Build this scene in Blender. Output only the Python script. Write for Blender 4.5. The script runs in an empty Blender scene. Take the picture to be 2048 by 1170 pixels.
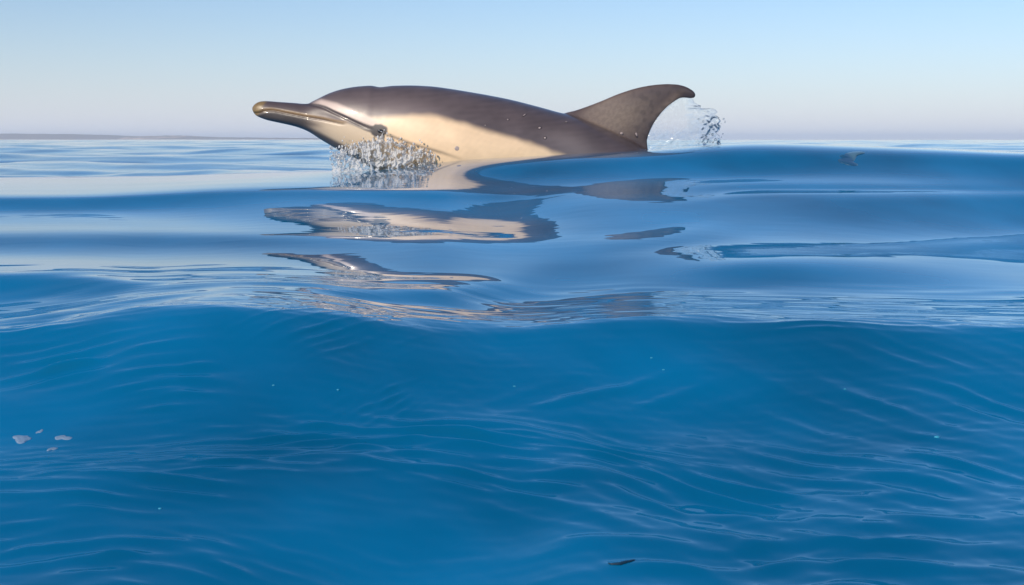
import bpy, bmesh, math
import numpy as np
from mathutils import Vector

# ------------------------------------------------------------------ camera, sky, sun, exposure
FPX = 2400.0                      # focal length in photograph pixels (2048 wide)
H = 0.30                          # camera height over the mean far sea level
TP = (585.0 - 278.0) / FPX        # tangent of the downward pitch (horizon at row 278)
PITCH = math.atan(TP)
SUN_EL, SUN_AZ = math.radians(27), math.radians(-38)   # azimuth measured from straight behind the camera, + = right
EXPOSURE = 0.12

sc = bpy.context.scene
cam_d = bpy.data.cameras.new('camera')
cam_d.sensor_width = 36.0
cam_d.lens = 36.0 * FPX / 2048.0
cam_d.clip_start, cam_d.clip_end = 0.02, 40000
cam = bpy.data.objects.new('camera', cam_d)
sc.collection.objects.link(cam)
cam.location = (0, 0, H)
cam.rotation_euler = (math.pi / 2 - PITCH, 0, 0)
sc.camera = cam

world = bpy.data.worlds.new('World'); sc.world = world; world.use_nodes = True
wn, wl = world.node_tree.nodes, world.node_tree.links
sky = wn.new('ShaderNodeTexSky'); sky.sky_type = 'NISHITA'; sky.sun_disc = False
sun_dir = Vector((math.sin(SUN_AZ) * math.cos(SUN_EL), -math.cos(SUN_AZ) * math.cos(SUN_EL), math.sin(SUN_EL)))  # towards the sun
sky.sun_elevation = SUN_EL
sky.sun_rotation = math.atan2(sun_dir.x, sun_dir.y)
sky.air_density, sky.dust_density, sky.ozone_density = 1.0, 0.5, 6.0
bg = wn['Background']; bg.inputs['Strength'].default_value = 0.125
# pale band of sea air low over the horizon, the same all round
tcw = wn.new('ShaderNodeTexCoord'); sepw = wn.new('ShaderNodeSeparateXYZ'); wl.new(tcw.outputs['Generated'], sepw.inputs[0])
ab = wn.new('ShaderNodeMath'); ab.operation = 'MAXIMUM'; ab.inputs[1].default_value = 0.0; wl.new(sepw.outputs[2], ab.inputs[0])
dv = wn.new('ShaderNodeMath'); dv.operation = 'MULTIPLY'; dv.inputs[1].default_value = -1 / 0.060; wl.new(ab.outputs[0], dv.inputs[0])
ex = wn.new('ShaderNodeMath'); ex.operation = 'EXPONENT'; wl.new(dv.outputs[0], ex.inputs[0])
ml = wn.new('ShaderNodeMath'); ml.operation = 'MULTIPLY'; ml.inputs[1].default_value = 0.9; wl.new(ex.outputs[0], ml.inputs[0])
mxw = wn.new('ShaderNodeMix'); mxw.data_type = 'RGBA'; mxw.inputs[7].default_value = (0.765 / 0.125, 0.765 / 0.125, 0.835 / 0.125, 1)
wl.new(ml.outputs[0], mxw.inputs[0]); wl.new(sky.outputs[0], mxw.inputs[6]); wl.new(mxw.outputs[2], bg.inputs[0])

sun_d = bpy.data.lights.new('sun', 'SUN'); sun_d.energy = 3.6; sun_d.angle = math.radians(0.5); sun_d.color = (1.0, 0.87, 0.70)
sun = bpy.data.objects.new('sun', sun_d); sc.collection.objects.link(sun)
sun.rotation_euler = (-sun_dir).to_track_quat('-Z', 'Y').to_euler()

sc.view_settings.view_transform = 'Standard'; sc.view_settings.look = 'None'
sc.view_settings.exposure = EXPOSURE; sc.view_settings.gamma = 1.0
sc.view_settings.use_curve_mapping = False
sc.cycles.use_denoising = True
sc.cycles.max_bounces = 14; sc.cycles.transmission_bounces = 12; sc.cycles.transparent_max_bounces = 16
sc.cycles.glossy_bounces = 6; sc.cycles.volume_bounces = 1
sc.cycles.caustics_refractive = False; sc.cycles.caustics_reflective = False

# ------------------------------------------------------------------ helpers
# numpy-begin
rng = np.random.default_rng(7)

def ray(px, py):
    """photograph pixel -> (x/y, drop per metre of depth)"""
    px, py = np.asarray(px, float), np.asarray(py, float)
    xc, yc = (px - 1024) / FPX, (585 - py) / FPX
    den = np.cos(PITCH) + np.sin(PITCH) * yc
    return xc / den, -(-np.sin(PITCH) + np.cos(PITCH) * yc) / den

def at(px, py, Y):
    r, t = ray(px, py)
    return np.stack([r * Y, np.full_like(r, Y), H - Y * t], -1)

def pchip(x, y, xi):
    """monotone cubic interpolation; x (n,), y (n,...) -> at xi"""
    x, y = np.asarray(x, float), np.asarray(y, float)
    h = np.diff(x); hs = h.reshape((-1,) + (1,) * (y.ndim - 1))
    d = np.diff(y, axis=0) / hs
    m = np.zeros_like(y)
    if len(x) > 2:
        w1, w2 = 2 * hs[1:] + hs[:-1], hs[1:] + 2 * hs[:-1]
        with np.errstate(all='ignore'):
            hm = (w1 + w2) / (w1 / d[:-1] + w2 / d[1:])
        m[1:-1] = np.where(d[:-1] * d[1:] > 0, np.nan_to_num(hm), 0)
    m[0], m[-1] = d[0], d[-1]
    xi = np.clip(xi, x[0], x[-1])
    k = np.clip(np.searchsorted(x, xi) - 1, 0, len(x) - 2)
    tt = ((xi - x[k]) / h[k]).reshape((-1,) + (1,) * (y.ndim - 1)); hk = h[k].reshape(tt.shape)
    return ((1 + 2 * tt) * (1 - tt) ** 2 * y[k] + tt * (1 - tt) ** 2 * hk * m[k]
            + tt ** 2 * (3 - 2 * tt) * y[k + 1] + tt ** 2 * (tt - 1) * hk * m[k + 1])

def smooth(a, b, v):
    t = np.clip((v - a) / (b - a), 0, 1)
    return t * t * (3 - 2 * t)

def field(x, y, lam, seed, n=10, ang=None, spread=np.pi, sx=1.0):
    """smooth random field of unit-ish variance, wavelengths around lam"""
    r = np.random.default_rng(seed); out = np.zeros_like(x)
    for i in range(n):
        a = r.uniform(0, 2 * np.pi) if ang is None else ang + r.normal() * spread
        k = 2 * np.pi / (lam * r.uniform(0.65, 1.5))
        out += np.sin(k * (np.cos(a) * x * sx + np.sin(a) * y) + r.uniform(0, 6.28))
    return out * np.sqrt(2.0 / n)

# ------------------------------------------------------------------ the sea surface
# Columns across the view; for each, how steeply the water lies to the line of sight (degrees) row by row.
AX = [0, 150, 300, 450, 600, 800, 900, 1000, 1150, 1300, 1500, 1750, 2048]
FEAT = [
 ([1190]*13,                                                         [24,25,27,28,28,26,25,24,23.5,23.5,23.5,23.5,23.5]),
 ([1060]*13,                                                         [27,27,28,30,31,31,30,29,25,21.5,20.5,20.5,21]),
 ([972,970,966,957,944,928,924,926,950,985,1000,1005,1005],          [25,25,26,26,26,26,26,26,23,21,20.5,20.5,21]),
 ([927,924,917,906,895,880,876,880,900,922,932,932,932],             [16.5,16.5,16.5,16.5,17,17,17,17.5,18,19,21,21,21]),
 ([872,868,862,850,836,822,818,820,832,852,862,862,862],             [26,26,27,27,26,24,22,22,22,24,25,23,22]),
 ([760]*13,                                                          [25,26,29,31,32,30,27,26,27,30,30,28,26]),
 ([684,664,642,630,636,664,672,674,660,652,656,664,674],             [27]*13),
 ([658,640,618,606,612,640,648,650,636,628,632,640,650],             [7.5]*13),
 ([635,615,600,594,596,612,622,625,615,612,612,620,630],             [5.5,5.5,5.5,5.5,6,7,6.5,6.5,8,7.5,4.8,5,5.2]),
 ([570,565,576,580,582,592,592,590,575,562,545,555,580],             [26,22,8,8,9,15,15,15,17,17,19,14,8]),
 ([537,541,556,562,560,572,566,555,535,522,508,497,477],             [4.8,4.8,4.8,4.8,5,5.2,5.4,9.5,20,16,5,5,4.8]),
 ([520,522,526,528,530,537,535,532,515,505,492,483,464],             [5.2,5.2,5.2,5.2,6,8.5,8.6,9.5,18,13,6.5,8,10]),
 ([500,500,500,500,502,508,509,508,500,488,470,455,442],             [9,9,9,9,9,9,9.2,10,16,17,9,12,15]),
 ([484,484,484,484,484,493,496,496,480,468,442,430,420],             [12,12,12,12,11,8.8,8.8,9.5,14,12,11,15,17]),
 ([458,456,456,460,464,468,469,468,455,448,412,406,402],             [5,5,5,5.5,6.5,4.8,4.7,5.5,13,16,12,16,18]),
 ([432,430,428,428,428,430,430,430,430,425,396,392,391],             [6.5,6.5,7,8,8.2,8,8,9,16,16,12,12,13]),
 ([415,414,409,404,401,402,403,404,405,403,384,383,385],             [15,15,15,13,10,11,11,11.5,14,14,6,6,10]),
 ([402,401,396,389,387,391,393,394,391,386,374,375,378],             [17,17,17,15,13,14,14,14,13,11,14,13,14]),
 ([394,393,387,380,379,383,386,386,376,370,362,364,368],             [6,6,6,7,9,11,11,10,12,12,8,9,14]),
 ([385,384,378,372,370,374,374,370,358,350,345,342,346],             [3,3,3,3.3,4.2,4.6,5,11,20,20,17,15,18]),
 ([368,368,367,364,360,352,348,342,333,325,318,318,326],             [2.5,2.5,2.5,2.5,3,5,5.5,20,27,27,24,19,20]),
 ([352,352,352,350,347,338,322,316,308,300,286,293,306],             [1.2,1.2,1.2,1.2,1.5,3,2.5,1.5,1.3,1.2,1.2,1.2,1.2]),
]
KC = 7                                                   # index of the near crest
YC = [1.32,1.32,1.32,1.33,1.34,1.365,1.38,1.395,1.41,1.42,1.42,1.41,1.40]
YT = [4.90,4.80,4.60,4.30,4.00,3.80,3.80,3.76,3.72,3.72,3.76,3.75,3.70]

def build_profile(xr):
    """xr: column ratios (n,) -> common depth axis Yg (m,), heights z (m,n)"""
    n = len(xr)
    T, G = [], []
    for ys, gs in FEAT:
        r, t = ray(AX, ys)
        T.append(pchip(r, t, xr)); G.append(pchip(r, np.asarray(gs, float), xr))
    T, G = np.array(T), np.array(G)                       # (K,n), T decreasing with k
    w = np.exp(-0.5 * (np.arange(-30, 31) / 11.0) ** 2); w /= w.sum()
    blur = lambda A: np.array([np.convolve(np.pad(a, 30, mode='edge'), w, 'valid') for a in A])
    T, G = blur(T), blur(G)
    r0, _ = ray(AX, [640] * 13)
    yc, yt = blur([pchip(r0, np.array(YC), xr), pchip(r0, np.array(YT), xr)])
    M = 900
    u = np.linspace(0, 1, M)
    Yc_all, Z_all, ks = [], [], []
    for j in range(n):
        t = T[::-1, j]; g = G[::-1, j]                    # t increasing
        tc = T[KC, j]
        # upper part (beyond the near crest)
        tu = t[0] + (tc - t[0]) * u
        gu = np.tan(np.radians(pchip(t, g, tu)))
        f = lambda k: np.trapz(1 / (k * gu), tu)
        k = f(1.0) / math.log(yt[j] / yc[j]); ks.append(k)
        lu = np.concatenate([[0], np.cumsum(0.5 * (1 / (k * gu[1:]) + 1 / (k * gu[:-1])) * np.diff(tu))])
        Yu = yc[j] * np.exp(lu[-1] - lu)                  # tu increasing -> Y decreasing
        tl = tc + (t[-1] - tc) * u
        gl = np.tan(np.radians(pchip(t, g, tl)))
        ll = np.concatenate([[0], np.cumsum(0.5 * (1 / gl[1:] + 1 / gl[:-1]) * np.diff(tl))])
        Yl = yc[j] * np.exp(-ll)
        tt = np.concatenate([tu, tl[1:]]); YY = np.concatenate([Yu, Yl[1:]])
        Yc_all.append(YY[::-1]); Z_all.append((H - YY * tt)[::-1])
    return Yc_all, Z_all, np.array(ks)

# depth rows
Yg = np.concatenate([np.geomspace(0.25, 0.78, 40)[:-1], np.geomspace(0.78, 2.25, 640)[:-1], np.geomspace(2.25, 4.4, 260)[:-1],
                     np.geomspace(4.4, 500, 420)[:-1], np.geomspace(500, 7000, 16)])
xr_in = np.linspace(-0.475, 0.475, 620)
side = 0.475 + np.geomspace(0.004, 40, 44)
xr_all = np.concatenate([-side[::-1], xr_in, side])

def sea_heights():
    Yp, Zp, ks = build_profile(np.clip(xr_all, -0.47, 0.47)[::1])
    n, m = len(xr_all), len(Yg)
    Z = np.empty((m, n))
    for j in range(n):
        y, z = Yp[j], Zp[j]
        zz = np.interp(Yg, y, z)
        # trough towards the camera
        s0 = (z[6] - z[0]) / (y[6] - y[0]); below = Yg < y[0]
        d = y[0] - Yg[below]; L = 0.25
        zz[below] = z[0] - s0 * L * (1 - np.exp(-d / L)) * 0.6
        # back of the far crest, sinking to the mean level
        s1 = (z[-1] - z[-7]) / (y[-1] - y[-7]); over = Yg > y[-1]
        d = Yg[over] - y[-1]
        q = d / 1.6
        zz[over] = z[-1] / (1 + (d / 2.6) ** 2) + np.clip(s1, -0.03, 0.0) * d * np.exp(-q * 1.5)
        Z[:, j] = zz
    X = np.clip(xr_all[None, :] * Yg[:, None], -7000 + 20 * np.clip(xr_all + 40, 0, 40)[None, :], 7000 - 20 * np.clip(40 - xr_all, 0, 40)[None, :]); Yy = np.repeat(Yg[:, None], n, 1)
    # soften the table's row-by-row kinks a little along depth
    K = np.array([1, 2, 3, 2, 1], float); K /= K.sum()
    Zs = sum(K[i] * np.roll(Z, i - 2, 0) for i in range(5)); Z[3:-3] = Zs[3:-3]
    # ---- open-sea waves
    far = smooth(3.6, 7.5, Yy)
    w = np.zeros_like(Z); cell = np.gradient(Yg)[:, None]; r = np.random.default_rng(3)
    for i in range(34):
        lam = 0.35 * (1.155 ** i)
        a = np.pi / 2 + r.normal() * 0.55
        slope = 0.020 * r.uniform(0.6, 1.3) * (1 if lam < 8 else (8 / lam) ** 1.2)
        amp = slope * lam / (2 * np.pi)
        fade = smooth(2.2, 4.5, lam / cell)
        w += fade * amp * np.sin(2 * np.pi / lam * (np.cos(a) * X + np.sin(a) * Yy) + r.uniform(0, 6.28))
    Z += far * w
    # ---- ripples near the camera
    inn = (np.abs(xr_all) < 0.8)[None, :] * (Yg < 3.9)[:, None]
    sel = np.where(inn); xs, ys, zs = X[sel], Yy[sel], Z[sel]
    t = (H - zs) / ys                                     # drop per metre, to place ripple belts along the wave
    out = np.zeros_like(xs)
    # slow lumps on the near face
    near = smooth(1.52, 1.28, ys)
    out += near * 0.0011 * field(xs, ys, 0.16, 21, 10, np.pi / 2, 0.6)
    out += near * 0.00045 * field(xs, ys, 0.07, 22, 10, np.pi / 2, 0.7)
    # capillary trains
    def train(lam, slope, ang, spread, seed, env, n=5):
        return env * slope * lam / (2 * np.pi) * field(xs, ys, lam, seed, n, ang, spread)
    e1 = smooth(0.1, 1.3, field(xs, ys * 1.6, 0.30, 31))
    e2 = smooth(0.0, 1.2, field(xs, ys * 1.6, 0.24, 32))
    e3 = smooth(0.3, 1.4, field(xs, ys * 1.4, 0.20, 33))
    right = smooth(-0.02, 0.22, xs)
    belt2 = np.exp(-((ys - 1.22) / 0.07) ** 2)           # the second, lower crest
    rr = xs / ys
    def packet(px, py, rx, ry, lam, tilt, slope, seed, tw=0.0, n=4):
        """a patch of short capillary waves around one spot of the near wave"""
        r0, t0 = ray(px, py); dx, dt = (rr - r0) / (rx / FPX), (t - t0) / (ry / FPX)
        env = np.exp(-dx ** 2 - dt ** 2) * (0.45 + 0.55 * smooth(-0.8, 0.8, field(xs, ys, 0.11, seed + 500)))
        ph = field(xs, ys, 0.16, seed + 300, 6) * 0.10 * lam / 0.03
        f = field(xs + tw * (rr - r0) * ys, ys + 0.03 * ph, lam, seed, n, np.pi / 2 + tilt, 0.10)
        f = f + 0.22 * (f * f - 1)                       # crests sharper than hollows
        return env * slope * lam / (2 * np.pi) * f
    for a_ in [(170, 735, 300, 50, 0.026, 0.16, 0.34, 101), (360, 770, 70, 60, 0.024, 0.05, 0.30, 102), (60, 690, 260, 40, 0.022, 0.1, 0.16, 103),
               (620, 885, 230, 45, 0.024, 0.30, 0.36, 104), (900, 880, 260, 55, 0.027, -0.05, 0.44, 105), (1080, 915, 240, 55, 0.030, -0.35, 0.44, 106),
               (1330, 980, 300, 55, 0.034, -0.55, 0.36, 107), (1650, 1040, 420, 110, 0.045, -0.45, 0.15, 108), (1850, 1110, 350, 90, 0.036, -0.2, 0.15, 109),
               (1450, 1120, 380, 50, 0.045, 0.15, 0.14, 110), (650, 665, 130, 45, 0.017, 0.95, 0.22, 111), (760, 800, 90, 40, 0.016, 0.9, 0.18, 112),
               (170, 1110, 300, 55, 0.030, -0.1, 0.28, 113), (150, 975, 280, 40, 0.026, -0.08, 0.28, 114), (430, 1110, 260, 50, 0.026, -0.3, 0.16, 115),
               (1880, 780, 260, 110, 0.030, -0.75, 0.16, 116), (1250, 800, 260, 80, 0.040, 0.5, 0.10, 117), (1750, 930, 330, 80, 0.040, -0.6, 0.18, 118),
               (200, 925, 380, 30, 0.020, 0.12, 0.18, 119), (1700, 645, 400, 20, 0.030, 0.0, 0.20, 120), (900, 1060, 500, 80, 0.06, 0.3, 0.05, 121)]:
        out += near * packet(*a_) * 1.2
    out += near * 0.035 * 0.02 / 6.28 * field(xs, ys, 0.02, 130, 12, np.pi / 2, 0.6)
    # wind-ruffled belt just beyond the near crest
    belt = smooth(1.29, 1.36, ys) * smooth(1.95, 1.55, ys)
    rb = 0.45 + 0.55 * smooth(-0.1, 0.35, xs)
    out += belt * train(0.045, 0.032, np.pi / 2 + 0.12, 0.12, 51, rb, 7)
    out += belt * train(0.022, 0.028, np.pi / 2 - 0.15, 0.15, 52, rb * e1)
    out += belt * 0.0006 * field(xs, ys, 0.13, 53, 8, np.pi / 2, 0.5)
    # glassy water further out: only faint long undulation and a tremble
    glass = smooth(1.8, 2.2, ys) * smooth(3.8, 3.4, ys)
    out += glass * train(0.05, 0.0022, np.pi / 2, 0.2, 61, 1.0, 8)
    out += glass * train(0.25, 0.004, np.pi / 2, 0.4, 62, 1.0, 8)
    Z[sel] += out
    return X, Yy, Z, ks
# numpy-end

COL = sc.collection
def tag(o, label=None, cat=None, group=None, kind=None):
    if label: o['label'] = label
    if cat: o['category'] = cat
    if group: o['group'] = group
    if kind: o['kind'] = kind
    return o

def np_mesh(name, V, F, smooth_shade=True):
    """V (n,3), F (m,4) or (m,3)"""
    me = bpy.data.meshes.new(name); V = np.asarray(V, np.float32); F = np.asarray(F, np.int32); k = F.shape[1]
    me.vertices.add(len(V)); me.vertices.foreach_set('co', V.ravel())
    me.loops.add(F.size); me.loops.foreach_set('vertex_index', F.ravel())
    me.polygons.add(len(F)); me.polygons.foreach_set('loop_start', np.arange(0, F.size, k, dtype=np.int32))
    me.polygons.foreach_set('loop_total', np.full(len(F), k, np.int32))
    if smooth_shade: me.polygons.foreach_set('use_smooth', np.ones(len(F), bool))
    me.update(calc_edges=True); me.validate()
    return me

def link(name, me, mat=None, parent=None):
    o = bpy.data.objects.new(name, me); COL.objects.link(o)
    if mat: me.materials.clear(); me.materials.append(mat)
    if parent: o.parent = parent
    return o

def mat(name):
    m = bpy.data.materials.new(name); m.use_nodes = True
    nt = m.node_tree; nt.nodes.clear()
    out = nt.nodes.new('ShaderNodeOutputMaterial')
    return m, nt, nt.nodes, nt.links, out

def principled(name, color, rough=0.5, spec=0.5, **kw):
    m, nt, N, L, out = mat(name)
    b = N.new('ShaderNodeBsdfPrincipled'); b.inputs['Base Color'].default_value = (*color, 1)
    b.inputs['Roughness'].default_value = rough; b.inputs['Specular IOR Level'].default_value = spec
    for k, v in kw.items(): b.inputs[k.replace('_', ' ')].default_value = v
    L.new(b.outputs[0], out.inputs[0])
    return m, nt, N, L, b

def srgb(r, g, b):
    c = np.array([r, g, b]) / 255.0
    return np.where(c <= 0.04045, c / 12.92, ((c + 0.055) / 1.055) ** 2.4)

# ------------------------------------------------------------------ sea
def water_material():
    m, nt, N, L, out = mat('sea_water')
    geo = N.new('ShaderNodeNewGeometry')
    # fine wind grain that the mesh is too coarse to hold
    n1 = N.new('ShaderNodeTexNoise'); n1.inputs['Scale'].default_value = 1.0; n1.inputs['Detail'].default_value = 4
    mp = N.new('ShaderNodeMapping'); mp.inputs['Scale'].default_value = (9, 26, 9)
    L.new(geo.outputs['Position'], mp.inputs[0]); L.new(mp.outputs[0], n1.inputs['Vector'])
    bp = N.new('ShaderNodeBump'); bp.inputs['Distance'].default_value = 0.02
    ga = N.new('ShaderNodeAttribute'); ga.attribute_name = 'grain'; L.new(ga.outputs['Fac'], bp.inputs['Strength'])
    L.new(n1.outputs['Fac'], bp.inputs['Height'])
    fr = N.new('ShaderNodeFresnel'); fr.inputs['IOR'].default_value = 1.333; L.new(bp.outputs[0], fr.inputs['Normal'])
    gl = N.new('ShaderNodeBsdfGlossy'); gl.inputs['Roughness'].default_value = 0.015; L.new(bp.outputs[0], gl.inputs['Normal'])
    gl.inputs['Color'].default_value = (1, 1, 1, 1)
    # light coming back up out of the water: does not depend on how the surface tilts
    up = N.new('ShaderNodeCombineXYZ'); up.inputs[2].default_value = 1
    df = N.new('ShaderNodeBsdfDiffuse'); L.new(up.outputs[0], df.inputs['Normal'])
    n2 = N.new('ShaderNodeTexNoise'); n2.inputs['Scale'].default_value = 2.2; n2.inputs['Detail'].default_value = 3
    L.new(geo.outputs['Position'], n2.inputs['Vector'])
    cr = N.new('ShaderNodeMix'); cr.data_type = 'RGBA'
    cr.inputs[6].default_value = (0.0003, 0.132, 0.285, 1); cr.inputs[7].default_value = (0.0006, 0.275, 0.58, 1)
    ct = N.new('ShaderNodeMapRange'); ct.inputs[1].default_value = 0.3; ct.inputs[2].default_value = 0.7; L.new(n2.outputs['Fac'], ct.inputs[0]); L.new(ct.outputs[0], cr.inputs[0]); L.new(cr.outputs[2], df.inputs['Color'])
    tr = N.new('ShaderNodeBsdfTransparent'); tr.inputs['Color'].default_value = (0.35, 0.75, 0.95, 1)
    bm_ = N.new('ShaderNodeMixShader'); bm_.inputs[0].default_value = 0.14
    L.new(df.outputs[0], bm_.inputs[1]); L.new(tr.outputs[0], bm_.inputs[2])
    mx = N.new('ShaderNodeMixShader'); L.new(fr.outputs[0], mx.inputs[0]); L.new(bm_.outputs[0], mx.inputs[1]); L.new(gl.outputs[0], mx.inputs[2])
    L.new(mx.outputs[0], out.inputs[0])
    return m

X, Yy, Z, _ks = sea_heights()
rows, cols = Z.shape
# rows behind the camera, so that the sheet goes on all round
back = np.array([-200.0, -20.0, -4.0, -1.0, -0.1])
Xb = xr_all[None, :] * (0.25 + np.abs(back)[:, None] * 0.4); Yb = np.repeat(back[:, None], cols, 1)
Zb = np.repeat(np.where(back < -3, -0.05, Z[0].mean())[:, None], cols, 1)
Zb[-1] = Z[0]
V = np.stack([np.vstack([Xb, X]), np.vstack([Yb, Yy]), np.vstack([Zb, Z])], -1).reshape(-1, 3)
R = rows + len(back)
i = np.arange((R - 1) * cols).reshape(R - 1, cols)[:, :-1].ravel()
F = np.stack([i, i + 1, i + 1 + cols, i + cols], 1)
sea_me = np_mesh('sea', V, F)
grain = 0.012 * smooth(1.6, 1.25, V[:, 1]) + 0.10 * smooth(4.5, 12, V[:, 1])      # how ruffled the water is by wind
sea_me.attributes.new('grain', 'FLOAT', 'POINT').data.foreach_set('value', grain.astype(np.float32))
sea = link('sea', sea_me, water_material())
tag(sea, 'glassy blue sea with low swell and fine ripples', 'sea', kind='structure')

# unseen dark sheet added under the sea so the see-through water stays dark
V_ = np.array([[-7400, -7400, -5], [7400, -7400, -5], [7400, 7400, -5], [-7400, 7400, -5.0]])
tag(link('dark_undersheet', np_mesh('dark_undersheet', V_, [[0, 1, 2, 3]]), principled('undersheet_blue', (0.004, 0.045, 0.10), 0.9, 0.0)[0]), 'unseen dark blue sheet added below the sea to keep the water dark', 'dark_undersheet', kind='structure')

def sea_z(x, y):
    """height of the water at a point in front of the camera"""
    j = np.clip(np.interp(x / y, xr_all, np.arange(cols)), 0, cols - 1.001); i_ = np.clip(np.interp(y, Yg, np.arange(rows)), 0, rows - 1.001)
    a, b = int(i_), int(j); u, v = i_ - a, j - b
    return (Z[a, b] * (1 - u) + Z[a + 1, b] * u) * (1 - v) + (Z[a, b + 1] * (1 - u) + Z[a + 1, b + 1] * u) * v

def on_sea(px, py, y0=0.45, y1=3.7):
    """where the line of sight through a pixel meets the water"""
    r, t = ray(px, py)
    for y in np.arange(y0, y1, 0.002):
        if H - y * t <= sea_z(r * y, y): return np.array([r * y, y, sea_z(r * y, y)])
    return np.array([r * y1, y1, sea_z(r * y1, y1)])

# ------------------------------------------------------------------ far coast
def build_hills():
    Yh = 2600.0
    pxs = np.linspace(-900, 720, 240)
    top = np.interp(pxs, [-900, -300, 0, 90, 150, 220, 255, 290, 330, 400, 520, 650, 720], [14, 12, 11, 10, 8, 5.5, 6, 7.5, 6, 3.2, 2.4, 1.2, 0])
    top = top + 0.5 * np.sin(pxs * 0.11) * (top > 1) + 0.35 * np.sin(pxs * 0.23 + 1) * (top > 1)
    r, _ = ray(pxs, np.full_like(pxs, 278))
    prof = [(-25, -1.0), (0, 0.25), (40, 0.6), (110, 0.9), (200, 1.0), (330, 0.9), (520, 0.5), (700, -1.0)]
    V = []
    for dy, k in prof:
        x = r * Yh; hgt = top / FPX * Yh
        z = np.where(k < 0, -1.0, hgt * k + 0.6 * np.sin(pxs * 0.3 + dy * 0.05) * k)
        V.append(np.stack([x, np.full_like(x, Yh + dy), z], -1))
    V = np.array(V); a, b = V.shape[:2]
    i = np.arange((a - 1) * b).reshape(a - 1, b)[:, :-1].ravel()
    F = np.stack([i, i + 1, i + 1 + b, i + b], 1)
    m, nt, N, L, bs = principled('coast_scrub', (0.10, 0.10, 0.07), 0.9, 0.1)
    g = N.new('ShaderNodeNewGeometry'); n = N.new('ShaderNodeTexNoise'); n.inputs['Scale'].default_value = 0.012; n.inputs['Detail'].default_value = 6
    L.new(g.outputs['Position'], n.inputs['Vector'])
    sep = N.new('ShaderNodeSeparateXYZ'); L.new(g.outputs['Position'], sep.inputs[0])
    # bare sand on one stretch of the shore
    def band(lo, hi, soft):
        a_ = N.new('ShaderNodeMapRange'); a_.inputs[1].default_value = lo - soft; a_.inputs[2].default_value = lo + soft
        b_ = N.new('ShaderNodeMapRange'); b_.inputs[1].default_value = hi - soft; b_.inputs[2].default_value = hi + soft; b_.inputs[3].default_value = 1; b_.inputs[4].default_value = 0
        L.new(sep.outputs[0], a_.inputs[0]); L.new(sep.outputs[0], b_.inputs[0])
        mu = N.new('ShaderNodeMath'); mu.operation = 'MULTIPLY'; L.new(a_.outputs[0], mu.inputs[0]); L.new(b_.outputs[0], mu.inputs[1]); return mu
    x0, x1 = [float(ray(p, 278)[0]) * Yh for p in (240, 345)]
    bd = band(x0, x1, 6)
    th = N.new('ShaderNodeMapRange'); th.inputs[1].default_value = 0.45; th.inputs[2].default_value = 0.6; L.new(n.outputs['Fac'], th.inputs[0])
    mm = N.new('ShaderNodeMath'); mm.operation = 'MULTIPLY'; L.new(bd.outputs[0], mm.inputs[0]); L.new(th.outputs[0], mm.inputs[1])
    mix = N.new('ShaderNodeMix'); mix.data_type = 'RGBA'; mix.inputs[6].default_value = (0.17, 0.125, 0.095, 1); mix.inputs[7].default_value = (0.70, 0.50, 0.36, 1)
    L.new(mm.outputs[0], mix.inputs[0]); L.new(mix.outputs[2], bs.inputs['Base Color'])
    o = link('hills', np_mesh('hills', V.reshape(-1, 3), F), m)
    tag(o, 'low hazy coast with a patch of pale sand on the horizon', 'coast', kind='structure')
build_hills()

# ------------------------------------------------------------------ dolphin
DY = 4.0
_sc = DY / FPX
def dpt(px, py):           # pixel -> (x, z) on the dolphin's mid plane
    p = at(px, py, DY); return p[..., 0], p[..., 2]

TOP = [(504,217),(507,211),(512,206.5),(520,203),(530,202),(560,204),(590,206),(608,207.5),(616,207.5),(624,203.5),(640,195.5),(660,186),(690,177),(720,172.5),(742,171.3),(756,173.2),(768,173.2),(785,171.6),(820,170.8),
       (860,172.5),(900,177.5),(940,184),(980,191),(1020,199),(1060,209),(1090,217),(1115,224),(1140,230),(1200,252),(1250,276),(1295,300),(1350,322),(1400,333),(1480,336),(1550,330),(1610,324),(1640,330)]
BOT = [(504,217),(506,223),(512,231),(522,236),(535,240.5),(560,246),(590,253),(610,260),(625,268),(640,278),(660,290),(690,308),(720,324),(760,344),(820,372),
       (880,393),(940,402),(1000,402),(1060,398),(1120,394),(1200,392),(1300,396),(1400,392),(1480,378),(1550,358),(1610,345),(1640,340)]
HALF = [(504,4),(508,8),(516,12.5),(530,16),(560,20),(600,27),(616,30),(630,34),(660,44),(700,58),(750,72),(800,84),(870,97),(950,104),(1050,102),(1150,92),(1250,74),(1350,54),(1450,36),(1550,22),(1640,10)]   # half width, in the same pixel scale

def loft(rings):
    """rings: list of (n,3) -> V,F with end caps"""
    n = len(rings[0]); V = np.concatenate(rings + [rings[0].mean(0)[None], rings[-1].mean(0)[None]])
    F = []
    for a in range(len(rings) - 1):
        for k in range(n):
            F.append((a * n + k, a * n + (k + 1) % n, (a + 1) * n + (k + 1) % n, (a + 1) * n + k))
    c0, c1 = len(V) - 2, len(V) - 1
    for k in range(n):
        F.append((c0, (k + 1) % n, k)); F.append((c1, (len(rings) - 1) * n + k, (len(rings) - 1) * n + (k + 1) % n))
    return V, F

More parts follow.
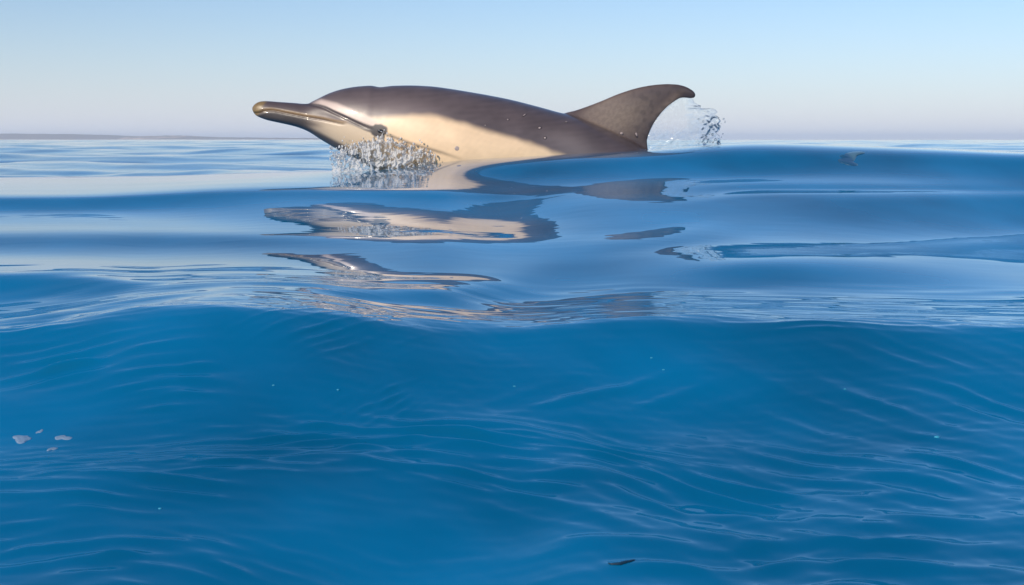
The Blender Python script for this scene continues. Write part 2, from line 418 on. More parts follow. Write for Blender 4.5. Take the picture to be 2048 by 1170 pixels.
def body_rings():
    xs = np.unique(np.concatenate([np.linspace(504.3, 530, 14), np.linspace(530, 800, 100), np.linspace(800, 1638, 125)]))
    T_, B_, W_ = np.array(TOP), np.array(BOT), np.array(HALF)
    top = pchip(T_[:, 0], T_[:, 1], xs); bot = pchip(B_[:, 0], B_[:, 1], xs); hw = pchip(W_[:, 0], W_[:, 1], xs)
    th = np.linspace(0, 2 * np.pi, 72, endpoint=False)
    rings = []
    for x, t, b, w in zip(xs, top, bot, hw):
        e = float(np.interp(x, [504, 560, 620, 800, 1690], [2.0, 2.25, 2.15, 2.15, 2.0]))
        c, s = np.cos(th), np.sin(th)
        yy = np.sign(c) * np.abs(c) ** (2 / e) * w * _sc
        k = np.sign(s) * np.abs(s) ** (2 / e)
        # widest level sits below the middle on the trunk, and the jaw narrows
        lev = float(np.interp(x, [504, 620, 760, 900, 1300], [0.5, 0.52, 0.56, 0.54, 0.48]))
        mid = t + (b - t) * lev
        pz = np.where(k > 0, mid - k * (mid - t), mid - k * (b - mid))
        X_, Z_ = dpt(np.full_like(pz, x), pz)
        rings.append(np.stack([X_, DY + yy, Z_], -1))
    return rings

def blade(outline_px, base_half, thin, centre, plane_pts=None):
    """thin symmetric blade from a pixel outline, thick in the middle and thin at the rim: rings shrunk towards a centre"""
    P = np.array(outline_px, float); c = np.array(centre, float)
    lev = [(1.0, thin), (0.93, thin + 0.28 * (base_half - thin)), (0.8, thin + 0.6 * (base_half - thin)), (0.6, thin + 0.85 * (base_half - thin)), (0.3, base_half)]
    V, F, n = [], [], len(P)
    order = [(k, -h) for k, h in lev[::-1]] + [(k, h) for k, h in lev]
    for k, h in order:
        q = c + (P - c) * k; X_, Z_ = dpt(q[:, 0], q[:, 1]); V.append(np.stack([X_, np.full(n, DY + h), Z_], -1))
    return loft(V)

FIN = [(1112,232),(1130,226),(1150,221),(1175,212.5),(1200,203),(1240,186.5),(1280,174.5),(1310,169.5),(1335,167.8),(1352,168.6),(1368,172),(1380,177.5),(1389,184),(1391.5,189.5),(1388.5,195),(1382,197),(1374,195),(1368,193.6),(1362,194.5),(1352,200.5),
       (1340,209.5),(1328,220.5),(1318,232),(1309,245),(1302,258),(1297,270),(1294.5,281),(1295,292),(1297,303),(1300,330),(1240,345),(1150,310),(1112,270)]

def grow(name, parts, voxel, smooth_it=6, fac=0.5):
    V, F, o0 = [], [], 0
    for v, f in parts:
        V.append(np.asarray(v, float)); F += [tuple(int(i_) + o0 for i_ in q) for q in f]; o0 += len(v)
    me = bpy.data.meshes.new(name); me.from_pydata(np.concatenate(V).tolist(), [], F); me.update()
    bm = bmesh.new(); bm.from_mesh(me); bmesh.ops.recalc_face_normals(bm, faces=bm.faces); bm.to_mesh(me); bm.free()
    o = bpy.data.objects.new(name, me); COL.objects.link(o)
    r = o.modifiers.new('r', 'REMESH'); r.mode = 'VOXEL'; r.voxel_size = voxel; r.use_smooth_shade = True
    if smooth_it:
        s = o.modifiers.new('s', 'SMOOTH'); s.factor = fac; s.iterations = smooth_it
    dg = bpy.context.evaluated_depsgraph_get(); dg.update()
    out = bpy.data.meshes.new_from_object(o.evaluated_get(dg), preserve_all_data_layers=False, depsgraph=dg)
    COL.objects.unlink(o); bpy.data.objects.remove(o); bpy.data.meshes.remove(me)
    out.name = name
    out.polygons.foreach_set('use_smooth', np.ones(len(out.polygons), bool))
    return out

def swept(path, radii, flat=1.0, n=14, flat_dir=(0, 0, 1)):
    """tapered tube along a path, squashed along flat_dir"""
    P = np.array(path, float); rings = []
    th = np.linspace(0, 2 * np.pi, n, endpoint=False); fd = np.array(flat_dir, float)
    for k in range(len(P)):
        d = P[min(k + 1, len(P) - 1)] - P[max(k - 1, 0)]; d /= np.linalg.norm(d)
        a = np.cross(d, fd); a /= np.linalg.norm(a); b = np.cross(a, d)
        rings.append(P[k] + radii[k] * (np.cos(th)[:, None] * a + flat * np.sin(th)[:, None] * b))
    return loft(rings)

def densify(P, n):
    P = np.array(P, float); d = np.concatenate([[0], np.cumsum(np.linalg.norm(np.diff(P, axis=0), axis=1))])
    return pchip(d, P, np.linspace(0, d[-1], n))

def build_dolphin():
    parts = [loft(body_rings())]
    # dorsal fin: aerofoil sections from the leading to the trailing edge, thick at the root and thin towards the tip
    LE = densify([(1096,262),(1112,236),(1130,226),(1150,221),(1175,212.5),(1200,203),(1240,186.5),(1280,174.5),(1310,169.5),(1335,167.8),(1352,168.6),(1368,172),(1380,177.5),(1388,183.5),(1391.5,189)], 90)
    TE = densify([(1306,352),(1300,325),(1297,303),(1295,292),(1294.5,281),(1297,270),(1302,258),(1309,245),(1318,232),(1328,220.5),(1340,209.5),(1352,201),(1362,196),(1372,195.5),(1381,197),(1387,196.5),(1390.5,193)], 90)
    w = np.linspace(0, 1, 26); wq = 0.5 - 0.5 * np.cos(np.pi * w); rings = []
    for k in range(90):
        q = LE[k] + (TE[k] - LE[k]) * wq[:, None]; chord = np.linalg.norm(TE[k] - LE[k]) * _sc
        hm = np.interp(k / 89, [0, 0.3, 0.7, 0.95, 1], [0.046, 0.026, 0.012, 0.007, 0.004])
        h = 0.0028 + hm * 1.9 * np.sqrt(wq) * (1 - wq) ** 0.9
        h = np.minimum(h, 0.0016 + 0.45 * chord); h[0] = 0.0008; h[-1] = 0.0022
        X_, Z_ = dpt(q[:, 0], q[:, 1])
        rings.append(np.concatenate([np.stack([X_, DY - h, Z_], -1), np.stack([X_, DY + h, Z_], -1)[::-1]]))
    parts.append(loft(rings))
    # tail flukes, under water
    root = on_sea(1688, 316, 2.5, 3.95) + np.array([0, 0.004, -0.006]); cx = root[0]
    for tp, dv in (((1717, 303), (0.05, 0.12, -0.03)), ((1712, 329), (0.05, -0.10, -0.05))):
        tip = on_sea(*tp, 2.5, 3.95) + np.array([0, 0, -0.0045])
        path = densify([root, root * 0.5 + tip * 0.5 + np.array([-0.010, 0, 0.003]), tip, tip + np.array(dv)], 16)
        parts.append(swept(path, np.interp(np.linspace(0, 1, 16), [0, 0.3, 0.7, 1], [0.034, 0.028, 0.016, 0.006]), 0.20, 14))
    p0 = np.array([dpt(1610, 330)[0], DY, dpt(1610, 330)[1]])
    parts.append(swept(densify([p0, p0 * 0.4 + root * 0.6 + np.array([0, 0.02, -0.035]), root], 12), np.interp(np.linspace(0, 1, 12), [0, 1], [0.03, 0.016]), 1.0, 14))
    # flippers, under water
    for s in (-1, 1):
        a = np.array([*dpt(850, 350)]); p0 = np.array([a[0], DY + s * 0.13, a[1]])
        path = [p0 + t * np.array([0.20, s * 0.05, -0.13]) + np.array([0.05 * t * t, 0, 0]) for t in np.linspace(0, 1, 10)]
        parts.append(swept(path, np.interp(np.linspace(0, 1, 10), [0, 0.25, 0.7, 1], [0.05, 0.055, 0.035, 0.006]), 0.22, 14, (0, 1, 0.3)))
    me = grow('dolphin', parts, 0.0032, 8)
    n = len(me.vertices); co = np.empty(n * 3, np.float32); me.vertices.foreach_get('co', co); co = co.reshape(-1, 3).astype(float)
    # body coordinates in the photograph's scale (flat side projection, the same on both flanks)
    px0, py0 = dpt(np.array(0.0), np.array(278.0))
    r_, t_ = co[:, 0] / DY, (H - co[:, 2]) / DY
    yc = (TP - t_) / (1 + t_ * TP); px = 1024 + FPX * r_ * (np.cos(PITCH) + np.sin(PITCH) * yc); py = 585 - FPX * yc
    sidey = np.abs(co[:, 1] - DY)

    def curve_dist(P, m=160):
        Q = densify(P, m); d = np.full(n, 1e9); tt = np.zeros(n); near = (px < 830)
        idx = np.where(near)[0]
        for k in range(m):
            dd = np.hypot(px[idx] - Q[k, 0], py[idx] - Q[k, 1]); u = dd < d[idx]; d[idx[u]] = dd[u]; tt[idx[u]] = k / (m - 1)
        return d, tt
    MOUTH = [(511,227),(520,226.5),(532,222.5),(545,221.5),(580,227.5),(620,235),(650,240),(675,245.5),(692,248.5),(705,248.5)]
    CREASE = [(613,208.5),(625,210.5),(640,212.5),(655,217),(672,225),(700,237.5),(725,249),(745,257),(760,261)]
    dm, tm = curve_dist(MOUTH); dc, tc = curve_dist(CREASE)
    no = np.empty(n * 3, np.float32); me.vertices.foreach_get('normal', no) if False else None
    nrm = np.zeros((n, 3)); nrm[:] = np.array([v.vector[:] for v in me.vertex_normals])
    facing = smooth(0.25, 0.6, np.abs(nrm[:, 1]))
    disp = -0.0032 * np.exp(-(dm / 2.0) ** 2) * facing * smooth(1.0, 0.9, tm)
    disp += 0.0009 * np.exp(-((dm - 5) / 3.0) ** 2) * facing * smooth(1.0, 0.7, tm)
    disp += -0.0034 * np.exp(-(dc / 2.4) ** 2) * facing * smooth(1.0, 0.75, tc)
    de = np.hypot((px - 766) / 1.4, py - 261.5)
    bh = np.hypot((co[:, 0] - dpt(np.array(762.), np.array(172.))[0]) / 0.010, sidey / 0.016)
    disp += -0.004 * np.exp(-bh ** 2) * (nrm[:, 2] > 0.5)
    co += nrm * disp[:, None]
    me.vertices.foreach_set('co', co.astype(np.float32).ravel())

    # ---- colouring
    def mixc(c, col, k): return c * (1 - k[:, None]) + np.array(col) * k[:, None]
    def nz(l, s, q=9): return field(px, py, l, s, q)
    c = np.repeat(np.array([[0.094, 0.072, 0.074]]), n, 0)                       # back
    c = c * (1 + 0.05 * nz(70, 1) + 0.025 * nz(18, 2) + 0.05 * field(px * 0.10 - py * 0.2, py + px * 0.12, 9, 15, 12))[:, None]
    # greyer hind flank
    fl = np.exp(-((px - 1135 - (py - 285) * 0.9) / 42) ** 2) * smooth(245, 285, py)
    c = mixc(c, [0.20, 0.165, 0.16], 0.65 * fl)
    # paler head side under the back
    c = mixc(c, [0.22, 0.17, 0.165], 0.65 * smooth(175, 235, py) * smooth(600, 660, px) * smooth(960, 800, px))
    # cream side patch
    U = np.interp(px, [690,720,745,762,780,800,830,850,880,910,940,980,1020,1060,1100,1125,1160,1300], [214,226,236,238,236,234,231.5,231,234,241.5,251,263,274,286,300,309,330,420])
    k = smooth(-8, 9, py - U + 0.6 * nz(70, 3) + 0.4 * nz(24, 4)) * smooth(712, 752, px)
    cream = np.repeat(np.array([[0.80, 0.575, 0.36]]), n, 0) * (1 + 0.025 * nz(50, 5) + 0.012 * nz(14, 6))[:, None]
    c = c * (1 - k[:, None]) + cream * k[:, None]
    # pale streak above the eye stripe, its wet highlight partly painted in
    top_s = np.interp(px, [620, 645, 680, 720, 760, 790], [203, 199, 207, 224, 240, 246]); bot_s = np.interp(px, [620, 640, 672, 700, 745, 790], [209, 212, 225, 237.5, 257, 262])
    k = smooth(-4, 5, py - top_s) * smooth(6, -1, py - bot_s) * smooth(616, 650, px) * smooth(790, 750, px)
    c = mixc(c, [0.66, 0.52, 0.45], 0.85 * k)
    # cheek and throat
    ck = np.interp(px, [600, 640, 700, 745, 780], [236, 240, 245, 258, 268])
    k = smooth(-3, 5, py - ck) * smooth(585, 680, px) * smooth(800, 760, px)
    c = mixc(c, [0.60, 0.47, 0.33], k)
    # beak: dark above, ochre lips, grey lower jaw, shade under it painted darker
    bk = smooth(640, 600, px)
    my = np.interp(px, [p[0] for p in MOUTH], [p[1] for p in MOUTH])
    upper = smooth(2, -2, py - my)
    c = mixc(c, [0.085, 0.062, 0.064], bk * upper)
    c = mixc(c, [0.095, 0.078, 0.070], bk * (1 - upper))
    jaw_shade = np.interp(px, [520, 560, 600, 640, 700, 760], [234, 240, 247, 262, 292, 322])
    k = smooth(-4, 6, py - jaw_shade) * smooth(790, 700, px)
    c = mixc(c, [0.055, 0.047, 0.052], 0.9 * k)
    kk = np.exp(-(((py - my) - 12) / 4) ** 2) * smooth(560, 600, px) * smooth(660, 630, px)
    c = mixc(c, [0.07, 0.055, 0.05], 0.55 * kk)
    # dark stripe from beak to eye, running on to the flipper
    wdt = np.interp(tc, [0, 0.3, 0.8, 1], [2.5, 5.0, 6.0, 7.0])
    c = mixc(c, [0.05, 0.036, 0.038], 0.95 * smooth(1.5, -1.5, dc - wdt))
    tri = smooth(-2, 2, py - np.interp(px, [613, 660, 740], [209, 218, 255])) * smooth(2, -3, py - np.interp(px, [613, 660, 700, 740], [228, 234, 243, 258])) * smooth(600, 625, px) * smooth(742, 715, px)
    c = mixc(c, [0.095, 0.070, 0.068], 0.85 * tri)
    fs = np.interp(px, [780, 800, 830, 860, 890, 930], [268, 276, 287, 296, 304, 318])
    c = mixc(c, [0.12, 0.095, 0.07], 0.8 * np.exp(-((py - fs) / 3.4) ** 2) * smooth(775, 790, px) * smooth(960, 860, px))
    # lips
    lip = np.exp(-((py - my + np.interp(px, [540, 700], [2.8, 4.2])) / np.interp(px, [530, 640, 700], [3.0, 2.8, 2.2])) ** 2) * smooth(712, 690, px) * (px > 512)
    c = mixc(c, [0.34, 0.21, 0.09], 0.75 * lip)
    c = mixc(c, [0.09, 0.05, 0.025], 0.85 * np.exp(-(dm / 1.5) ** 2) * smooth(1.0, 0.93, tm))
    tip = smooth(532, 522, px + (py - 215) * 0.6)
    c = mixc(c, [0.22, 0.145, 0.055], 0.9 * tip)
    c = mixc(c, [0.16, 0.11, 0.05], 0.5 * tip * smooth(0.4, 1.2, nz(9, 8)))
    # eye patch
    c = mixc(c, [0.032, 0.024, 0.026], smooth(14, 11, de + 0.4 * nz(9, 9)))
    # fin
    fx = smooth(1125, 1165, px + (py - 226) * 0.2) * (py < 330) * smooth(0.055, 0.03, sidey)
    c = mixc(c, [0.085, 0.060, 0.056], fx)
    ell = ((px - 1228 - (235 - py) * 0.55) / 62) ** 2 + ((py - 236) / 40) ** 2
    mott = 0.5 + 0.5 * np.tanh(0.9 * nz(13, 11, 14) + 0.9 * nz(6, 12, 14))
    pale = np.exp(-(ell * 0.8) ** 1.3) * smooth(-6, 8, (py - 203) * 0.36 + (px - 1175) * 0.35 - 2)
    c = mixc(c, [0.27, 0.205, 0.155], np.clip(0.8 * pale * (0.7 + 0.3 * mott), 0, 1) * fx)
    rim = np.exp(-((px - 1345 - (200 - py) * 1.05) / 12) ** 2) * smooth(172, 186, py) * smooth(250, 205, py)
    c = mixc(c, [0.30, 0.21, 0.15], 0.6 * rim * fx)
    c = mixc(c, [0.042, 0.03, 0.032], 0.7 * fx * smooth(1335, 1372, px))
    dk = smooth(0.2, 1.3, nz(20, 13)) * fx * smooth(1240, 1290, px)
    c = mixc(c, [0.045, 0.032, 0.03], 0.35 * dk)
    # fluke rim
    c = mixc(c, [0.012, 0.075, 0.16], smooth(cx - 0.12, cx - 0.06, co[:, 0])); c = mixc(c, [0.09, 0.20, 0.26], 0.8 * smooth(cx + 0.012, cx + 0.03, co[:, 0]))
    c = np.clip(c, 0.01, 0.9)
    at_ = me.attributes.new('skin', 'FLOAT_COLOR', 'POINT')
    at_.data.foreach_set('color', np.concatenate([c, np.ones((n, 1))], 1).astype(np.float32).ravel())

    m, nt, N, L, b = principled('dolphin_skin', (0.1, 0.1, 0.1), 0.30, 0.5)
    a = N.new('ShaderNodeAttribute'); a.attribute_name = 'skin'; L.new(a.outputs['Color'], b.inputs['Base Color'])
    b.inputs['Coat Weight'].default_value = 0.4; b.inputs['Coat Roughness'].default_value = 0.06; b.inputs['Coat IOR'].default_value = 1.33
    tc_ = N.new('ShaderNodeTexCoord')
    ns = N.new('ShaderNodeTexNoise'); ns.inputs['Scale'].default_value = 60; ns.inputs['Detail'].default_value = 5; L.new(tc_.outputs['Object'], ns.inputs['Vector'])
    mr = N.new('ShaderNodeMapRange'); mr.inputs[3].default_value = 0.33; mr.inputs[4].default_value = 0.48; L.new(ns.outputs['Fac'], mr.inputs[0]); L.new(mr.outputs[0], b.inputs['Roughness'])
    bp = N.new('ShaderNodeBump'); bp.inputs['Strength'].default_value = 0.05; bp.inputs['Distance'].default_value = 0.002; L.new(ns.outputs['Fac'], bp.inputs['Height']); L.new(bp.outputs[0], b.inputs['Normal'])
    o = link('dolphin', me, m)
    tag(o, 'surfacing dolphin with long beak, dark back, cream side patch and hooked dorsal fin', 'dolphin')
    return o, co, nrm, px, py

dolphin, dco, dnrm, dpx, dpy = build_dolphin()

def flank(px, py):
    """point on the near flank of the dolphin and its normal"""
    k = np.where((dnrm[:, 1] < -0.1) & (dco[:, 1] < DY + 0.005))[0]
    j = k[np.argmin((dpx[k] - px) ** 2 + (dpy[k] - py) ** 2)]
    return Vector(dco[j]), Vector(dnrm[j])

def dome(name, px, py, a, b, h, ang, material, parent):
    p, nr = flank(px, py)
    bm = bmesh.new(); bmesh.ops.create_icosphere(bm, subdivisions=2, radius=1)
    for v in bm.verts:
        ca, sa = math.cos(ang), math.sin(ang); x, y = v.co.x * a, v.co.y * b
        v.co = Vector((x * ca - y * sa, x * sa + y * ca, v.co.z * h))
    me = bpy.data.meshes.new(name); bm.to_mesh(me); bm.free()
    for q in me.polygons: q.use_smooth = True
    o = link(name, me, material, parent)
    o.rotation_euler = nr.to_track_quat('Z', 'Y').to_euler(); o.location = p
    return o

eye_m = principled('eye_black', (0.012, 0.009, 0.009), 0.06, 0.7)[0]
lid_m = principled('eyelid', (0.045, 0.033, 0.034), 0.3, 0.5)[0]
dome('eye', 769, 262.5, 0.0095, 0.0065, 0.004, 0.0, eye_m, dolphin)
scar_m = principled('pale_scar', (0.38, 0.31, 0.29), 0.4, 0.4)[0]
ring_m = principled('scar_rim', (0.06, 0.045, 0.046), 0.35, 0.5)[0]
for (x, y, a, b, ang) in [(1048,232,9,2.2,0.75),(1017,241,3,2.5,0),(1078,257,6,4,0.4),(1088,276,5,4,0),(1130,245,5,2.5,0.2),(1242,268,6,5,0.3),(1272,270,4,8,0.4),(973,252,2.5,2,0),(918,296,5.5,5.5,0)]:
    dome('scar_rim', x, y, a * _sc * 0.8, b * _sc * 0.8, 0.0005, ang, ring_m if x != 918 else scar_m, dolphin)
    dome('scar', x - 0.6, y - 0.6, a * _sc * 0.5, b * _sc * 0.5, 0.0009, ang, scar_m, dolphin)

# ------------------------------------------------------------------ splashes (clear water)
def clear_water(name, rough=0.0, air=0.6, clear=0.6):
    m, nt, N, L, out = mat(name)
    g = N.new('ShaderNodeBsdfGlass'); g.inputs['IOR'].default_value = 1.333; g.inputs['Roughness'].default_value = rough; g.inputs['Color'].default_value = (0.97, 0.99, 1, 1)
    # white patches: aerated water, and sun glints painted in as white
    df = N.new('ShaderNodeBsdfDiffuse'); df.inputs['Color'].default_value = (0.93, 0.94, 0.95, 1)
    tl = N.new('ShaderNodeBsdfTranslucent'); tl.inputs['Color'].default_value = (0.93, 0.94, 0.95, 1)
    ae = N.new('ShaderNodeMixShader'); L.new(df.outputs[0], ae.inputs[1]); L.new(tl.outputs[0], ae.inputs[2])
    geo = N.new('ShaderNodeNewGeometry'); ns = N.new('ShaderNodeTexNoise'); ns.inputs['Scale'].default_value = 60; ns.inputs['Detail'].default_value = 3; L.new(geo.outputs['Position'], ns.inputs['Vector'])
    mr = N.new('ShaderNodeMapRange'); mr.inputs[1].default_value = 0.42; mr.inputs[2].default_value = 0.52; mr.inputs[3].default_value = 0.0; mr.inputs[4].default_value = air; L.new(ns.outputs['Fac'], mr.inputs[0])
    tr = N.new('ShaderNodeBsdfTransparent'); t1 = N.new('ShaderNodeMixShader'); t1.inputs[0].default_value = clear; L.new(g.outputs[0], t1.inputs[1]); L.new(tr.outputs[0], t1.inputs[2])
    gs = N.new('ShaderNodeBsdfGlossy'); gs.inputs['Roughness'].default_value = 0.07; fr = N.new('ShaderNodeFresnel'); fr.inputs['IOR'].default_value = 1.333
    t2 = N.new('ShaderNodeMixShader'); L.new(fr.outputs[0], t2.inputs[0]); L.new(t1.outputs[0], t2.inputs[1]); L.new(gs.outputs[0], t2.inputs[2])
    lp = N.new('ShaderNodeMixShader'); L.new(mr.outputs[0], lp.inputs[0])
    L.new(t2.outputs[0], lp.inputs[1]); L.new(ae.outputs[0], lp.inputs[2]); L.new(lp.outputs[0], out.inputs[0])
    return m
splash_m = clear_water('splash_water', 0.03, 0.92, 0.7)
sheet_m = clear_water('sheet_water', 0.0, 0.05, 0.85)

def ico(sub=1):
    bm = bmesh.new(); bmesh.ops.create_icosphere(bm, subdivisions=sub, radius=1.0)
    V = np.array([v.co[:] for v in bm.verts]); F = [tuple(v.index for v in f.verts) for f in bm.faces]; bm.free(); return V, F
ICO1, ICO2 = ico(1), ico(2)

def bow_splash():
    """bow wave: a torn, ridged wall of water standing against the throat, with drops thrown off its rim"""
    r = np.random.default_rng(11)
    nx, nv = 420, 200
    xs = np.linspace(662, 872, nx); v = np.linspace(0, 1, nv)
    jag = 2.6 * np.sin(xs * 0.31) + 2.2 * np.sin(xs * 0.67 + 1) + 1.8 * np.sin(xs * 1.3 + 2) + 1.2 * np.sin(xs * 2.3)
    top = np.interp(xs, [662, 680, 700, 725, 745, 765, 782, 800, 830, 860, 892], [314, 300, 290, 283, 280, 271, 279, 286, 294, 304, 314]) + jag
    base = np.interp(xs, [662, 690, 720, 760, 820, 892], [344, 350, 351, 349, 340, 328])
    body = np.interp(xs, [p[0] for p in HALF], [p[1] for p in HALF]) * _sc
    PX = np.repeat(xs[None, :], nv, 0); PY = base[None, :] + (top - base)[None, :] * v[:, None]
    def ridge(l, sd, sx=1.0): return 1 - np.abs(np.clip(field(PX * sx, PY, l, sd, 14), -1.6, 1.6)) / 1.6
    rel = 0.018 * ridge(40, 81, 1.7) + 0.009 * ridge(20, 82, 1.5) + 0.004 * ridge(10, 83)
    rim = np.minimum(smooth(0, 0.1, (xs - 662) / 230), smooth(1, 0.75, (xs - 662) / 230))[None, :]
    out_ = np.interp(xs, [662, 720, 800, 892], [0.035, 0.075, 0.045, 0.004])[None, :] * (1 - v[:, None]) ** 0.8
    Yf = DY - np.maximum(body, 0.055)[None, :] * (0.80 + 0.14 * smooth(0.0, 0.6, v)[:, None]) - out_ - rel * (0.25 + 0.75 * rim) * (1 - 0.4 * v[:, None])
    Yb_ = Yf + 0.006 + 0.010 * (1 - v[:, None])
    R_, T_ = ray(PX, PY); Ym = DY - 0.12
    A = np.stack([R_ * Ym, Yf, H - Ym * T_], -1); B = np.stack([R_ * Ym, Yb_, H - Ym * T_], -1)
    n, m = A.shape[:2]; o = n * m
    i_ = np.arange((n - 1) * m).reshape(n - 1, m)[:, :-1].ravel()
    q = np.stack([i_, i_ + 1, i_ + 1 + m, i_ + m], 1)
    g = np.arange(n * m).reshape(n, m)
    def side(ix): return np.stack([ix[:-1], ix[1:], ix[1:] + o, ix[:-1] + o], 1)
    F = q
    VV = [A.reshape(-1, 3)]; FF = [F[:, [0, 1, 2]], F[:, [0, 2, 3]]]; base_i = o
    for k in range(330):
        j_ = r.integers(0, nx); up_ = r.exponential(5.0) - 6
        x, y = xs[j_] + r.normal() * 3, top[j_] - up_
        if k > 230: y = base[j_] + (top[j_] - base[j_]) * r.uniform(0.1, 1.0)
        if k < 60: x, y = r.uniform(660, 694), r.uniform(292, 340)
        Yp = Yf[-1, j_] - r.uniform(-0.005, 0.035)
        VV.append(ICO1[0] * r.uniform(0.0010, 0.0038) * np.array([1, 1, r.uniform(0.8, 1.9)]) + at(x, y, Yp))
        FF.append(np.array(ICO1[1]) + base_i); base_i += len(ICO1[0])
    me = np_mesh('bow_splash', np.concatenate(VV), np.concatenate(FF))
    ob = link('bow_splash', me, splash_m)
    tag(ob, 'sparkling clear water breaking round the dolphin\'s throat', 'splash', kind='stuff')
bow_splash()

def fin_sheet():
    """thin curtain of water torn off the trailing edge of the fin, crumpled at its outer end"""
    inner = densify([(1366,194),(1352,201),(1340,210),(1328,221),(1318,232.5),(1309,245.5),(1301,259),(1296,271),(1293.5,282),(1294,293),(1296,305)], 90)
    outer = densify([(1384,197),(1390,207),(1400,212.5),(1408,219),(1418,217),(1428,221),(1435,232),(1437,246),(1440,258),(1441,272),(1444,288),(1446,300)], 90)
    nu = 90; u = np.linspace(0, 1, nu)
    jag = np.linspace(0, 1, 90); outer[:, 0] += (3.0 * np.sin(jag * 23) + 2.2 * np.sin(jag * 47 + 1) + 1.5 * np.sin(jag * 90)) * np.sin(jag * np.pi) ** 0.5
    P = inner[:, None, :] * (1 - u[None, :, None]) + outer[:, None, :] * u[None, :, None]
    px, py = P[..., 0], P[..., 1]
    dd = smooth(0.45, 0.95, u)[None, :] * smooth(195, 230, py)
    low = smooth(255, 290, py) * (1 - dd)
    cr = 0.004 * dd * (field(px, py * 0.7, 26, 71, 14) + 0.45 * field(px, py, 11, 72, 14)) + 0.0016 * low * field(px + 0.6 * py, py, 16, 73, 8, 0.6, 0.3)
    thick = 0.0010 + 0.0030 * dd * np.clip(0.5 + 0.8 * field(px, py * 0.8, 20, 74, 12), 0.05, 2.2) + 0.0006 * low * (1 + field(px, py, 11, 75, 10))
    thick = np.maximum(thick, 0.0008); thick[:, 0] = 0.0006; thick[:, -1] *= 0.5
    r_, t_ = ray(px, py); Ym = DY + cr + 0.03 * dd * np.sin(py * 0.05)
    A = np.stack([r_ * DY, Ym - thick, H - DY * t_], -1); B = np.stack([r_ * DY, Ym + thick, H - DY * t_], -1)
    n, m = A.shape[:2]; V = np.concatenate([A.reshape(-1, 3), B.reshape(-1, 3)]); o = n * m
    i_ = np.arange((n - 1) * m).reshape(n - 1, m)[:, :-1].ravel()
    F = [np.stack([i_, i_ + 1, i_ + 1 + m, i_ + m], 1)[:, ::-1], np.stack([i_, i_ + 1, i_ + 1 + m, i_ + m], 1) + o]
    def rim(ix): return np.stack([ix[:-1], ix[1:], ix[1:] + o, ix[:-1] + o], 1)
    g = np.arange(n * m).reshape(n, m)
    F += [rim(g[0]), rim(g[-1][::-1]), rim(g[:, 0][::-1]), rim(g[:, -1])]
    me = np_mesh('fin_spray', V, np.concatenate(F))
    bm = bmesh.new(); bm.from_mesh(me); bmesh.ops.recalc_face_normals(bm, faces=bm.faces)
    # loose drops at the torn edge
    r = np.random.default_rng(5)
    for k in range(46):
        x = r.normal(1424, 16); y = r.uniform(222, 288)
        p = at(np.clip(x, 1385, 1450), y, DY + r.uniform(-0.04, 0.04)); q = r.uniform(0.0015, 0.0048)
        ret = bmesh.ops.create_icosphere(bm, subdivisions=1, radius=q)
        for v in ret['verts']: v.co = Vector(v.co) * 1.0 + Vector(p)
    bm.to_mesh(me); bm.free()
    me.polygons.foreach_set('use_smooth', np.ones(len(me.polygons), bool))
    ob = link('fin_spray', me, sheet_m)
    tag(ob, 'thin curtain of clear water trailing off the dolphin\'s dorsal fin', 'spray', kind='stuff')
fin_sheet()

# ------------------------------------------------------------------ flecks of foam on the near wave
foam_m, _nt, _N, _L, _b = principled('foam', (0.40, 0.52, 0.66), 0.6, 0.2)
_b.inputs['Alpha'].default_value = 0.4
def fleck(px, py, w, h, seed, label):
    p = on_sea(px, py); r = np.random.default_rng(seed)
    e = 0.01; nx = -(sea_z(p[0] + e, p[1]) - sea_z(p[0] - e, p[1])) / (2 * e); ny = -(sea_z(p[0], p[1] + e) - sea_z(p[0], p[1] - e)) / (2 * e)
    sx = w * p[1] / FPX / 2; sy = h * p[1] / FPX / 2 / 0.55
    bm = bmesh.new(); bmesh.ops.create_icosphere(bm, subdivisions=3, radius=1)
    ph = r.uniform(0, 6.28, 6)
    for v in bm.verts:
        a = math.atan2(v.co.y, v.co.x)
        k = 1 + 0.24 * math.sin(2 * a + ph[0]) + 0.18 * math.sin(3 * a + ph[1]) + 0.12 * math.sin(5 * a + ph[2])
        bump = 1 + 0.5 * math.sin(7 * v.co.x + ph[3]) * math.sin(6 * v.co.y + ph[4])
        v.co = Vector((v.co.x * sx * k, v.co.y * sy * k, v.co.z * min(sx, sy) * 0.22 * bump))
    me = bpy.data.meshes.new('foam_fleck'); bm.to_mesh(me); bm.free()
    for q in me.polygons: q.use_smooth = True
    o = link('foam_fleck', me, foam_m); o.location = p
    o.rotation_euler = Vector((nx, ny, 1)).to_track_quat('Z', 'Y').to_euler()
    tag(o, label, 'foam', 'foam flecks on the near wave')
fleck(44, 879, 40, 18, 1, 'largest whitish fleck of foam, blocky, on the near wave face')
fleck(126, 876, 34, 12, 2, 'ragged hooked foam fleck, second largest of the cluster')
fleck(105, 899, 17, 11, 3, 'small rounded foam fleck lowest in the cluster')
fleck(80, 865, 12, 8, 4, 'tiny foam fleck just above the largest blocky one')
speck_m = principled('bubble', (0.03, 0.30, 0.46), 0.3, 0.5)[0]
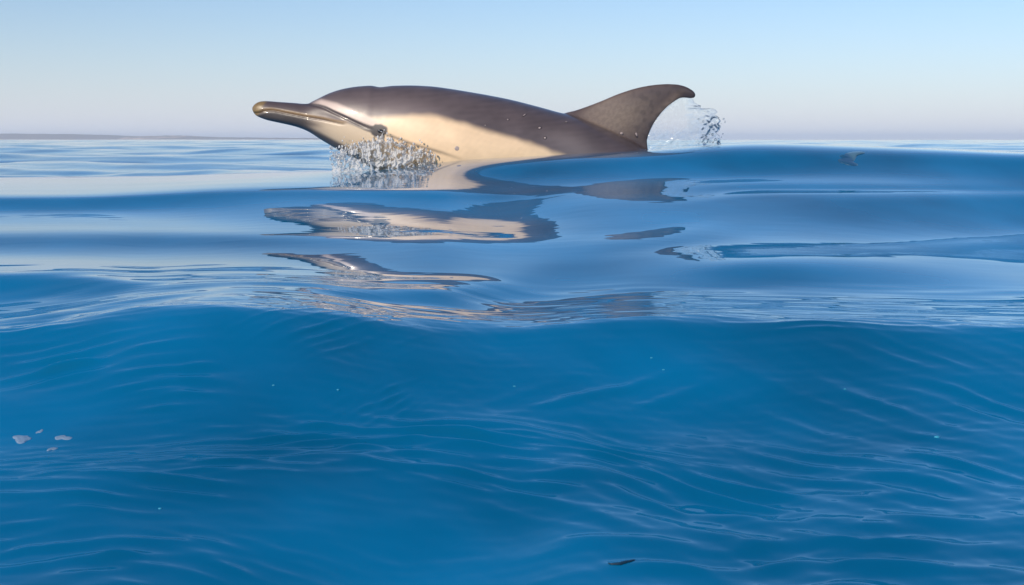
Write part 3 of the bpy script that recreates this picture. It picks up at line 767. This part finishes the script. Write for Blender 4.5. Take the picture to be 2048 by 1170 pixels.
for (x, y) in [(547,773),(676,782),(1029,774),(1303,716),(1327,740),(1690,779),(1874,875),(320,1018)]:
    p = on_sea(x, y); bm = bmesh.new(); bmesh.ops.create_icosphere(bm, subdivisions=2, radius=0.0011 if x != 1874 else 0.002)
    for v in bm.verts: v.co.x *= 1.4; v.co.z *= 0.7
    me = bpy.data.meshes.new('bubble'); bm.to_mesh(me); bm.free()
    o = link('bubble', me, speck_m); o.location = p
    tag(o, 'tiny pale bubble on the dark face of the near wave' if x != 1874 else 'largest pale bubble, alone on the rippled shoulder of the near wave', 'bubble', 'bubbles on the near wave')
# dark wavy strip standing in for a rippled reflection close to the camera
pts = [on_sea(x, y) + np.array([0, 0, 0.0006]) for x, y in zip(np.linspace(1217, 1270, 14), 1127 + 4.5 * np.sin(np.linspace(-2.6, 1.6, 14)) * -1)]
v_, f_ = swept(pts, 0.0016 * np.sin(np.linspace(0.35, 2.8, 14)), 0.6, 8)
me = bpy.data.meshes.new('reflection_strip'); me.from_pydata(v_.tolist(), [], f_); me.update()
for q in me.polygons: q.use_smooth = True
tag(link('reflection_strip', me, principled('dark_reflection', (0.006, 0.03, 0.06), 0.4, 0.4)[0]), 'short dark wavy strip standing in for a reflection on the rippled water', 'dark_reflection')

# ------------------------------------------------------------------ sea air
def build_haze():
    bm = bmesh.new(); bmesh.ops.create_cube(bm, size=2.0)
    zlo, zhi = -6.0, 24.0
    for v in bm.verts: v.co = Vector((v.co.x * 7600, v.co.y * 7600, zlo if v.co.z < 0 else zhi))
    me = bpy.data.meshes.new('haze'); bm.to_mesh(me); bm.free()
    m, nt, N, L, out = mat('sea_haze')
    p = N.new('ShaderNodeVolumePrincipled'); p.inputs['Color'].default_value = (0.93, 0.95, 0.98, 1); p.inputs['Density'].default_value = HAZE; p.inputs['Anisotropy'].default_value = 0.0
    L.new(p.outputs[0], out.inputs['Volume'])
    tag(link('haze', me, m), 'thin pale haze of sea air over the water', 'haze', kind='stuff')
HAZE = 3.5e-4
build_haze()
